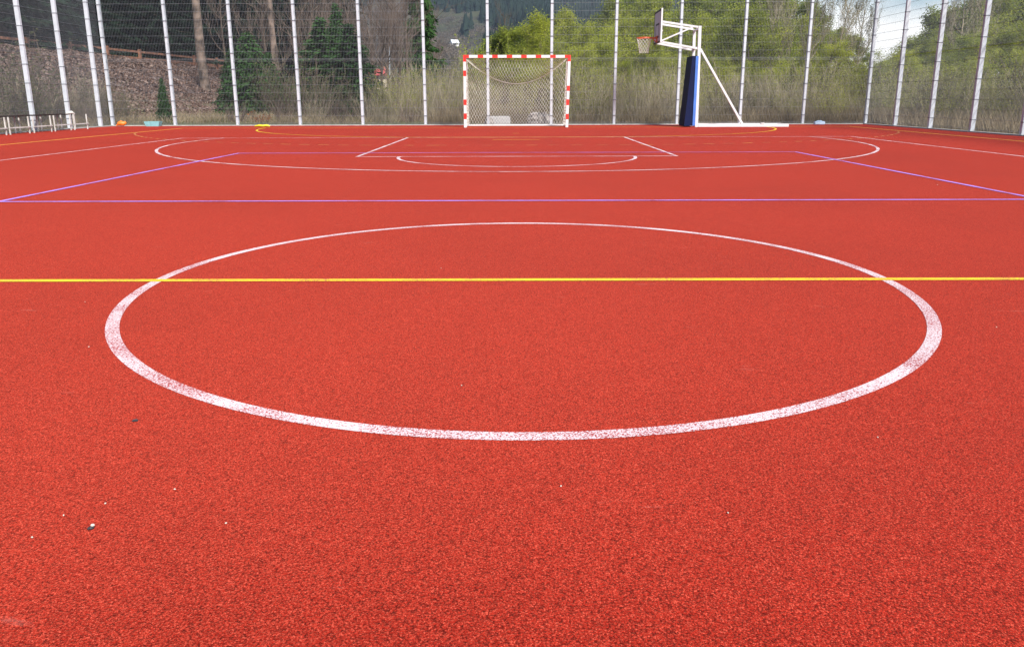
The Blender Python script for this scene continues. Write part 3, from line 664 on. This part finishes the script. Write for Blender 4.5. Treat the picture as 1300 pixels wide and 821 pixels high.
# ------------------------------------------------------------------ railway guard rail on the bank
pa = at(20, 49, 50); pb = at(300, 76, 79)
A = Vector((pa[0], pa[1], 0)); B = Vector((pb[0], pb[1], 0)); d = (B - A).normalized(); A2 = A - d * 16; B2 = B + d * 6
gr = empty('guard_rail', A2[:]); tag(gr, 'rusty two-bar rail running along the top of the stony bank at the left', 'railing')
def rail_z(p): return Hs(p.x, p.y)
L = (B2 - A2).length; n = 13; q = MB(); q2 = MB()
za, zb = pa[2], pb[2]
def top(s): return za + (zb - za) * ((s - 16) / (B - A).length)
pts = [A2 + d * (L * k / 40) for k in range(41)]
for q_, dz, w_ in ((q, 0, .15), (q2, -.50, .22)):
    for k in range(40):
        a, b_ = pts[k] - A2, pts[k + 1] - A2; s0, s1 = L * k / 40, L * (k + 1) / 40
        q_.bar((a.x, a.y, top(s0) + dz), (b_.x, b_.y, top(s1) + dz), .10, w_)
q.build('top_bar', m_rust, gr); q2.build('lower_bar', m_rust, gr)
for k in range(n):
    s = L * (k + .4) / n; p = A2 + d * s; q = MB(); z_ = Hs(p.x, p.y)
    q.box(p.x - A2.x + .06, p.x - A2.x + .24, p.y - A2.y - .09, p.y - A2.y + .09, z_ - .4, top(s) + .18); q.build('rail_post', m_rust, gr)

# ------------------------------------------------------------------ houses far off
def house(name, label, px, D, pyg, w, dpt, h_, rh, wallm, roofm, rz=0, zbase=None):
    x, y, z = at(px, D, pyg); z = z if zbase is None else zbase
    r = empty(name, (x, y, z), rz); tag(r, label, 'house')
    q = MB(); q.box(-w / 2, w / 2, -dpt / 2, dpt / 2, -6, h_); q.add([(-w / 2, -dpt / 2, h_), (w / 2, -dpt / 2, h_), (w / 2, dpt / 2, h_), (-w / 2, dpt / 2, h_), (-w / 2, 0, h_ + rh), (w / 2, 0, h_ + rh)], [(0, 3, 4), (1, 5, 2)]); q.build('wall', wallm, r)
    q = MB(); o_ = .5
    for s in (-1, 1):
        a = [(-w / 2 - o_, s * (dpt / 2 + o_), h_ - rh * o_ / (dpt / 2)), (w / 2 + o_, s * (dpt / 2 + o_), h_ - rh * o_ / (dpt / 2)), (w / 2 + o_, 0, h_ + rh + .05), (-w / 2 - o_, 0, h_ + rh + .05)]
        q.add([(p[0], p[1], p[2] + .05) for p in a] + [(p[0], p[1], p[2] + .25) for p in a], [(0, 1, 2, 3), (7, 6, 5, 4), (0, 4, 5, 1), (1, 5, 6, 2), (2, 6, 7, 3), (3, 7, 4, 0)])
    rf = q.build('roof', roofm, r); q = MB(); q.box(w * .2, w * .2 + .7, .2, .9, h_ + rh * .6, h_ + rh + .9); q.build('chimney', m_brick, rf)
    for k in range(3):
        for zz in ((1.0, 2.3),) if h_ < 4 else ((1.0, 2.4), (3.6, 4.9)):
            xx = -w / 2 + w * (k + .5) / 3; q = MB(); q.box(xx - .5, xx + .5, -dpt / 2 - .04, -dpt / 2 + .02, zz[0], zz[1]); q.build('window', m_glass, r)
    q = MB(); q.box(-w / 2 + w / 3 - .5, -w / 2 + w / 3 + .5, -dpt / 2 - .05, -dpt / 2 + .02, 0, 2.1); q.build('door', m_oldwood, r); return r
m_brick = simple('chimney_brick', (.3, .14, .10), rough=.9); m_glass = simple('dark_glass', (.05, .06, .08), rough=.15)
m_wallw = simple('white_render', (.78, .78, .78), (.70, .70, .70), .9, 1); m_roofg = simple('pale_metal_roof', (.62, .64, .68), (.52, .54, .58), .5, 1)
m_roofr = simple('orange_tile_roof', (.42, .16, .09), (.32, .12, .07), .8, 2); m_walls = simple('sand_render', (.55, .48, .38), (.46, .4, .32), .9, 1)
x, y, _ = at(577, 700); house('hillside_house', 'small white house with pale roof alone on the far hillside left of the goal', 577, 700, 62, 6, 5, 2.6, 2.4, m_wallw, m_roofg, .5, zbase=Hs(x, y) + .5)
x, y, _ = at(1184, 150); house('valley_house', 'house with an orange tiled roof half hidden among trees behind the right fence', 1184, 118, 100, 8, 7, 2.8, 2.2, m_walls, m_roofr, .2)
shed = house('garden_shed', 'little red roofed shed among bare trees left of the goal', 482, 90, 106, 4.4, 4.0, 2.2, 1.2, m_walls, simple('red_sheet_roof', (.48, .10, .09), (.36, .07, .07), .6, 2), .1)
shed.scale = (.42, .42, .42)
x, y, zt = at(493, 52, 48); q = MB(); q.tube([(0, 0, -.3), (0, 0, zt * .5), (.02, 0, zt - Hs(x, y))], [.05, .045, .035], 8); pl = empty('pale_pole', (x, y, Hs(x, y))); tag(pl, 'thin pale pole standing among the bare trees behind the far fence', 'pole'); q.build('shaft', m_galv, pl, smooth=True)
q = MB(); q.tube([(.02, 0, zt - Hs(x, y)), (.02, 0, zt - Hs(x, y) + .05)], [.05, .03], 8); q.build('cap', m_clamp, pl)

# ------------------------------------------------------------------ plant prototypes
spr = [tree_proto('s', 1, 10, .16, m_bark, f_spring, 6, .15, .24, m_twigpale, n1=26, start=.15, len1=.42, up=.5),
       tree_proto('s', 2, 9, .14, m_bark, f_spring, 5, .15, .27, m_twigpale, n1=24, start=.12, len1=.46, up=.7)]
grn = [tree_proto('g', 5, 13, .2, m_bark, f_green, 10, .27, .38, m_twigpale, n1=28, start=.1, len1=.40, up=.4, tipr=.014),
       tree_proto('g', 6, 12, .2, m_bark, f_green, 10, .27, .42, m_twigpale, n1=26, start=.08, len1=.46, up=.5, tipr=.014),
       tree_proto('g', 7, 13, .2, m_bark, f_spring, 8, .24, .38, m_twigpale, n1=26, start=.1, len1=.42, up=.5, tipr=.014)]
bare = [tree_proto('b', 9, 14, .17, m_bark, None, 0, 0, 0, m_twig, n1=24, n2=8, n3=5, start=.25, len1=.34, up=.9, tipr=.006),
        tree_proto('b', 10, 13, .15, m_bark, None, 0, 0, 0, m_twig, n1=26, n2=8, n3=5, start=.18, len1=.34, up=1.2, tipr=.006)]
tall = tree_proto('t', 12, 22, .34, m_barkl, None, 0, 0, 0, m_twig, n1=22, n2=8, n3=5, start=.42, len1=.26, up=.7, tipr=.01)
bud = [tree_proto('u', 14, 14, .12, m_twigpale, f_olive, 2, .11, .12, m_twigpale, n1=26, n2=8, n3=5, start=.25, len1=.33, up=1.5, tipr=.010, wig=.09)]
spc = [spruce_proto(20, 5.0, 1.45, f_spruce, m_bark, whorl=.17, nb=13, ns=15, spray=.30), spruce_proto(21, 9.0, 2.3, f_spruce, m_bark, whorl=.24, nb=14, ns=19, spray=.40)]
drk = [spruce_proto(23, 16, 2.9, f_dark, m_bark, whorl=.5, nb=12, ns=14, spray=.62, bare=.02), spruce_proto(24, 14, 2.6, f_dark, m_bark, whorl=.5, nb=11, ns=14, spray=.6, bare=.1)]
wil = [shrub_proto(30 + k, 3.2, 46, f_willow, m_twigpale, 9, .085, .42, .5, 6) for k in range(3)]
olv = [shrub_proto(40 + k, 2.4, 42, f_olive, m_twig, 7, .075, .7, .5, 6) for k in range(2)]
twg = [shrub_proto(50 + k, 2.6, 60, None, m_twig if k else m_twigpale, 0, 0, .5, .6, 7) for k in range(2)]
lim = shrub_proto(60, 3.6, 40, f_lime, m_twigpale, 14, .11, .6, .5, 6)

# ---- right and middle: profile of the wooded rise (column -> row of the treetops)
prof_x = [600, 640, 690, 722, 734, 756, 772, 820, 850, 868, 884, 930, 980, 1040, 1085, 1120, 1140, 1160, 1180, 1200, 1250, 1300, 1360]
prof_y = [72, 46, 34, 24, 42, 42, 8, 0, 14, 36, 6, -16, -4, 24, 56, 78, 77, 64, 40, 24, 16, -4, -30]
T = lambda px: float(np.interp(px, prof_x, prof_y))
px = 612
while px < 1390:
    D = rnd.uniform(82, 112); p = grn[rnd.choice([0, 1, 1, 2])] if px > 880 else grn[rnd.choice([2, 2, 0])]
    t_ = T(px) + rnd.uniform(-2, 6)
    place_px(p, 'leafy_tree', ('yellow green leafy tree' if p in (grn[2],) else 'deep green leafy tree') + ' topmost on the rise, ' + zone(px), 'tree', px, D, t_, 'trees on the wooded rise', rnd, rnd.uniform(.9, 1.15) * (1.3 if t_ > 50 else 1.0)); px += rnd.uniform(14, 21)
px = 618
while px < 1390:
    D = rnd.uniform(56, 74); t_ = T(px) + rnd.uniform(24, 50); t_ = max(t_, 26)
    p = (spr + grn)[rnd.choice([0, 1, 1, 2, 3, 4])] if px > 860 else (spr + grn)[rnd.choice([0, 1, 4])]
    place_px(p, 'young_tree', ('light green' if p in spr else 'fuller green') + ' young tree midway up, ' + zone(px), 'tree', px, D, min(t_, 98), 'young trees between the fence and the hill', rnd, rnd.uniform(1.0, 1.3)); px += rnd.uniform(15, 24)
px = 640
while px < 1400:
    D = rnd.uniform(40, 52); place_px(spr[rnd.randrange(2)], 'young_tree', 'slender yellow green sapling over the willow thicket, ' + zone(px), 'tree', px, D, rnd.uniform(62, 96), 'saplings behind the willow thicket', rnd, 1.25); px += rnd.uniform(22, 36)
for row, (d0, d1, t0, t1, st) in enumerate(((33, 39, 80, 98, 16), (28.2, 32, 98, 124, 12))):
    px = 556 + row * 20
    while px < 1420:
        D = rnd.uniform(d0, d1); dd = 0 if px > 700 else 10
        if px > 1115: D = D * max(.72, 1 - (px - 1115) * .0011)
        pr = rnd.choice(wil) if rnd.random() < .58 else (rnd.choice(olv) if rnd.random() < .3 else twg[0])
        place_px(pr, 'willow_bush', ('leafy yellow green' if pr in wil else ('greyer small leaved' if pr in olv else 'leafless pale stemmed')) + (' tall back row' if row == 0 else ' low front row') + ' bush, ' + zone(px), 'bush', px, D, rnd.uniform(t0, t1) + dd, 'willow bushes behind the far and right fences', rnd, 1.25); px += rnd.uniform(.7, 1.2) * st
# right flank beyond the side fence
for k in range(34):
    y = rnd.uniform(2, 24); x = rnd.uniform(14.2, 22); pr = rnd.choice(wil + olv); place(pr, 'willow_bush', ('leafy' if pr in wil else 'greyish') + ' bush close outside the right side fence' + (', towards its far corner' if y > 15 else ', along its nearer bays'), 'bush', x, y, rnd.uniform(1.5, 2.6), 'willow bushes behind the far and right fences', rnd, 1.2)
# budding slim trees against the sky
for k, (px, D, t_) in enumerate(((1005, 60, -40), (1036, 52, -60), (1066, 57, -45), (1098, 66, -25), (1232, 62, -50), (1268, 66, -40), (975, 66, -40))):
    lab = ['slim budding tree against the bright sky above the right valley, leftmost of them', 'slim budding tree above the hill left of the gap of sky', 'slim budding tree standing before the gap of sky', 'slim budding tree at the middle of the gap of sky', 'slim budding tree rising over the right hand trees', 'slim budding tree near the right edge against the sky', 'slim budding tree over the left hill'][k]
    place_px(bud[0], 'budding_tree', lab, 'tree', px, D, t_, None, rnd, .9)
place_px(lim, 'lime_green_bush', 'bright lime green bush above the left half of the crossbar', 'bush', 612, 60, 58, None, rnd, 1.0)
place_px(bare[1], 'bare_tree', 'rosy brown bare tree at the centre in front of the dark far wood', 'tree', 651, 100, 14, None, rnd, .9)

# ---- left: dark wood above the rail
dk = [(0, 60), (24, 58), (50, 63), (76, 66), (100, 60), (124, 68), (150, 64), (172, 70), (196, 66), (220, 72), (244, 80), (268, 84), (292, 80), (318, 90), (345, 84), (372, 92), (398, 84), (425, 95), (12, 74), (62, 78), (112, 76), (162, 82), (208, 84), (256, 90), (308, 98), (358, 100), (408, 104), (440, 92), (-25, 58), (-55, 60), (-90, 62), (-40, 50), (-12, 50), (15, 50), (40, 53), (66, 56), (90, 58), (114, 59), (-70, 48)]
for px, D in dk:
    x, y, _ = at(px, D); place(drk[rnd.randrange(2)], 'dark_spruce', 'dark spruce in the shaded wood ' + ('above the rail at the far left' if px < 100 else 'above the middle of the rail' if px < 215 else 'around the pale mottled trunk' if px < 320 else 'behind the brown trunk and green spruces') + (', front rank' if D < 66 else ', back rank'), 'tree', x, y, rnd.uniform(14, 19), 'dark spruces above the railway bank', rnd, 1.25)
x, y, _ = at(262, 57); place(tall, 'tall_tree', 'tall tree with thick pale mottled trunk at the right end of the rusty rail', 'tree', x, y, 24, None, rnd)
x, y, _ = at(352, 56); place(tall, 'tall_tree', 'tall tree with a brown trunk between two dark spruces left of the goal', 'tree', x, y, 21, None, rnd, .85)
for px, D, t_, pi, w_, lab in ((312, 36, 40, 0, 1.5, 'young green spruce nearest the fence, right of the pale trunk'), (292, 40, 60, 0, 1.2, 'young spruce half behind another at the foot of the bank'), (338, 40, 66, 0, 1.5, 'young spruce left of the brown trunk'), (405, 40, 22, 1, 1.95, 'broad dark green spruce left of the far fence middle'), (443, 38, 30, 1, 1.9, 'broad dark green spruce before the bare trees'), (425, 47, 5, 1, 1.2, 'taller green spruce behind two broad ones'), (531, 62, -60, 1, .8, 'tall narrow spruce at the edge of the far hillside view'), (204, 34, 98, 0, .8, 'tiny spruce on the stony bank')):
    place_px(spc[pi], 'spruce', lab, 'tree', px, D, t_, None, rnd, w_)
for k, (px, D) in enumerate([(278, 62), (330, 52), (372, 58), (395, 66), (415, 60), (448, 56), (462, 64), (476, 55), (492, 66), (505, 58), (518, 68), (532, 74), (545, 80), (470, 76), (500, 80), (380, 48), (556, 90), (485, 50), (512, 50)]):
    t_ = -50 if px < 520 else (20 if px < 540 else 50)
    place_px(bare[k % 2], 'bare_tree', 'bare brown twiggy tree ' + ('by the pale mottled trunk' if px < 340 else 'above the green spruces' if px < 455 else 'in the leafless copse above the red shed' if px < 515 else 'beside the view to the far hillside'), 'tree', px, D, t_, 'bare trees in the leafless copse', rnd, 1.0)
for k, (px, D, t_) in enumerate([(370, 33, 78), (392, 35, 80), (410, 32, 104), (455, 34, 100), (474, 36, 108), (350, 34, 100)]):
    place_px(olv[k % 2], 'olive_bush', 'grey green loose bush ' + ('by the brown trunk' if px < 380 else 'before the broad green spruces'), 'bush', px, D, t_, 'grey green bushes before the spruces', rnd, 1.2)
for k, (px, D, t_) in enumerate([(495, 34, 96), (508, 33, 98), (522, 36, 92), (484, 34, 112), (545, 36, 92), (560, 40, 86), (575, 42, 88), (590, 46, 84)]):
    place_px(wil[k % 3], 'willow_bush', 'pale yellow green osier bush ' + ('by the thin pale pole' if px < 530 else 'near the left goal post'), 'bush', px, D, t_, 'osier bushes left of the goal', rnd, 1.1)
for k, (px, D, t_) in enumerate([(468, 30, 120), (430, 29, 128), (398, 30, 126), (360, 30, 128), (488, 29, 126), (520, 29.5, 122), (548, 29, 118), (575, 29, 120), (602, 29.5, 116), (300, 30, 128), (455, 42, 90), (475, 44, 84), (530, 45, 78), (550, 50, 82)]):
    place_px(twg[k % 2], 'leafless_bush', 'leafless thin stemmed bush behind the fence, ' + ('before the young spruces' if px < 400 else 'before the bare copse' if px < 500 else 'close left of the goal'), 'bush', px, D, t_, 'leafless bushes low behind the far fence', rnd, 1.4)
for k, (px, D, t_) in enumerate([(-8, 26, 62), (12, 25, 84), (30, 27, 96), (48, 28, 100), (-20, 24, 90), (70, 29, 108), (90, 30, 112), (112, 29, 122), (6, 29, 60), (150, 30, 118), (98, 31, 92), (118, 32, 98), (132, 31, 104), (84, 30, 100), (142, 33, 112)]):
    place_px((olv + twg)[k % 4], 'bank_bush', 'tangled grey green bush at the foot of the bank, ' + ('beside the leftmost fence post' if px < 20 else 'between the first two fence posts' if px < 60 else 'right of the second fence post'), 'bush', px, D, t_, 'tangled bushes at the foot of the stony bank', rnd, 1.3)
x, y, _ = at(331, 29.5); place(shrub_proto(71, .5, 26, f_rusty, m_twig, 8, .07, .9, .2, 3), 'rusty_shrub', 'small rusty orange dead leaved shrub low behind the far fence', 'bush', x, y, .5, None, rnd)

# ------------------------------------------------------------------ ground cover
def blades(name, X, Y, hmin, hmax, w, mat_, seed, lean=.3, bend=True):
    rng = np.random.default_rng(seed); n = len(X); Z = H(X, Y) - .03; hh = rng.uniform(hmin, hmax, n); a = rng.uniform(0, 2 * np.pi, n); b_ = rng.uniform(0, 2 * np.pi, n)
    base = np.stack([X, Y, Z], 1); side_ = np.stack([np.cos(a), np.sin(a), 0 * a], 1) * w / 2; l = np.stack([np.cos(b_) * lean * hh, np.sin(b_) * lean * hh, hh * .95], 1) * rng.uniform(.5, 1, n)[:, None]
    mid = base + l * .55; mid[:, 2] += hh * .08
    V = np.stack([base - side_, base + side_, mid + side_ * .8, mid - side_ * .8, base + l + side_ * .3, base + l - side_ * .3], 1).reshape(-1, 3); k = (np.arange(n) * 6)[:, None]
    Fq = np.concatenate([k + np.array([[0, 1, 2, 3]]), k + np.array([[3, 2, 4, 5]])]); return np_mesh(name, V, Fq, mat_)
rng = np.random.default_rng(77)
def scatter(n, fx, fy): return fx(rng.uniform(size=n)), fy(rng.uniform(size=n))
n = 60000; X = rng.uniform(-14, 2, n); Y = 22.35 + 14 * rng.uniform(size=n) ** 1.3; kk = ~((np.abs(X - .3) < 1.4) & (Y < 23.4)); X = X[kk]; Y = Y[kk]
tag(link('short_grass', blades('short_grass', X, Y, .05, .22, .014, f_grass, 1, .6)), 'short mixed grass behind the left half of the far fence', 'grass', kind='stuff')
n = 70000; X = np.concatenate([rng.uniform(-3, 16, n), rng.uniform(11.7, 17, n // 2)]); Y = np.concatenate([22.4 + 9 * rng.uniform(size=n) ** 1.5, rng.uniform(2, 24, n // 2)]); kk = ~((np.abs(X - .3) < 1.9) & (Y < 23.7)); X = X[kk]; Y = Y[kk]
pt = np.sin(X * 1.7 + 1.1 * np.sin(Y * 1.3)) + np.sin(X * .53 + 2) + rng.normal(0, .5, len(X)); X = X[pt > -.25]; Y = Y[pt > -.25]
tag(link('tall_dry_grass', blades('tall_dry_grass', X, Y, .10, .85, .011, f_straw, 2, .45)), 'tall straw coloured dry grass behind the goal and the right fence', 'dry grass', kind='stuff')
n = 60000; X = rng.uniform(-20, -3, n); Y = 23.5 + 12 * rng.uniform(size=n); cl = np.sin(X * .8 + 1) * np.sin(Y * .6) + rng.normal(0, .4, n); X = X[cl > .15]; Y = Y[cl > .15]
X = np.concatenate([X, rng.uniform(-20, -13.5, 16000)]); Y = np.concatenate([Y, rng.uniform(6, 26, 16000)])
tag(link('dry_grass_tufts', blades('dry_grass_tufts', X, Y, .1, .5, .013, f_straw, 3, .8)), 'matted tan dry grass at the foot of the stony bank', 'dry grass', kind='stuff')
# stones and dead leaves on the bank
n = 70000; X = rng.uniform(-31.3, -17.5, n); Y = rng.uniform(12, 85, n); C = np.stack([X, Y, H(X, Y) + .03], 1); V, Fq = leaf_geo(C, .15, rng, .8)
m_leaflit = foliage('dead_leaf_litter', (.125, .078, .062), (.038, .026, .022), (.25, .19, .165), .1, 3.0)
tag(link('leaf_litter', np_mesh('leaf_litter', V, Fq, m_leaflit)), 'greyish red leaf litter and stones covering the bank below the rail', 'leaf litter', kind='stuff')
# dry grass fringe along the top of the bank
n = 9000; X = -32.6 - rng.uniform(0, 3, n); Y = rng.uniform(10, 62, n); tag(link('bank_top_grass', blades('bank_top_grass', X, Y, .4, 1.3, .03, f_straw, 5, .5)), 'pale dry grass along the top of the bank behind the rail', 'dry grass', kind='stuff')

# ------------------------------------------------------------------ far valley side woods: one mass of conifers and one of leafless scrub
def far_wood(name, label, mask, n, hr, rr, mat_, seed, sides=6, cone=True):
    rng = np.random.default_rng(seed); th = rng.uniform(-.45, .36, n); D = rng.uniform(300, 1500, n); X = CAM[0] + D * np.sin(th); Y = CAM[1] + D * np.cos(th); k = mask(th, D, rng); X, Y, D = X[k], Y[k], D[k]; n = len(X)
    hh = rng.uniform(*hr, n); r = rng.uniform(*rr, n); Z = H(X, Y) - .5; V = []; Fq = []; b = 0
    a = np.arange(sides) * 2 * np.pi / sides
    if cone: lv = ((0, 1), (.28, .78), (.3, .95), (.6, .42), (.62, .55), (1, .03))
    else: lv = ((0, .35), (.3, .95), (.6, 1), (.85, .6), (1, .1))
    rings = []
    for f_, w_ in lv:
        jr = rng.uniform(.7, 1.25, (n, sides)); rings.append(np.stack([X[:, None] + np.cos(a) * r[:, None] * w_ * jr, Y[:, None] + np.sin(a) * r[:, None] * w_ * jr, (Z + hh * f_)[:, None] + rng.uniform(-.06, .06, (n, sides)) * hh[:, None]], -1))
    V = np.stack(rings, 1).reshape(-1, 3); nl = len(lv); base = (np.arange(n) * nl * sides)[:, None, None]; l = np.arange(nl - 1)[None, :, None] * sides; s = np.arange(sides)[None, None]; s2 = (s + 1) % sides
    Fq = np.stack([base + l + s, base + l + s2, base + l + sides + s2, base + l + sides + s], -1).reshape(-1, 4)
    tag(link(name, np_mesh(name, V, Fq, mat_)), label, 'wood', kind='stuff')
def msk_con(th, D, rng):
    px = 654 + 981 * np.tan(th); nzv = np.sin(th * 40 + D * .013) + np.sin(D * .023 - th * 23) + rng.normal(0, .25, len(D))
    top = D > 960 + 60 * np.sin(th * 30); right = (px > 632 + 18 * np.sin(D * .02)) & (D > 480); patch = (nzv > 1.85) & (px > 590)
    return (top | right | patch) & (px > 380)
f_farcon = foliage('far_conifers', (.022, .036, .026), (.012, .02, .018), None, .05, .05)
far_wood('far_conifer_wood', 'dark blue green conifer wood high on the far valley side', msk_con, 26000, (10, 22), (2.2, 4.0), f_farcon, 5)
rng = np.random.default_rng(9); n = 15000; th = rng.uniform(-.4, .2, n); D = rng.uniform(300, 1050, n); nzv = np.sin(D * .028 + 3 * np.sin(th * 14)) + .6 * np.sin(th * 60) + rng.normal(0, .4, n); k = (nzv > -.35); th, D = th[k], D[k]
X = CAM[0] + D * np.sin(th); Y = CAM[1] + D * np.cos(th); C = np.stack([X, Y, H(X, Y) + rng.uniform(.5, 2, len(X))], 1); C = np.repeat(C, 26, 0); C += rng.normal(0, 1, C.shape) * np.array([1.7, 1.7, 1.3]); C[:, 2] = np.maximum(C[:, 2], H(C[:, 0], C[:, 1]))
V, Fq = leaf_geo(C, 1.1, rng, .6); f_scrub = foliage('far_scrub', (.10, .085, .075), (.030, .034, .026), (.16, .135, .11), .15, .05)
tag(link('far_scrub_wood', np_mesh('far_scrub_wood', V, Fq, f_scrub)), 'grey brown leafless scrub in bands over the far hillside', 'wood', kind='stuff')

# ------------------------------------------------------------------ thin haze in the valley air
mb = MB(); mb.box(-1720, 1720, -1730, 1720, -8, 250)
m_haze = bpy.data.materials.new('haze'); m_haze.use_nodes = True; t = m_haze.node_tree; t.nodes.clear(); o = t.nodes.new('ShaderNodeOutputMaterial'); pv = t.nodes.new('ShaderNodeVolumePrincipled')
pv.inputs['Color'].default_value = (.62, .74, .95, 1); pv.inputs['Density'].default_value = .00017; pv.inputs['Anisotropy'].default_value = .2
t.links.new(pv.outputs[0], o.inputs['Volume']); tag(mb.build('haze', m_haze), kind='stuff')
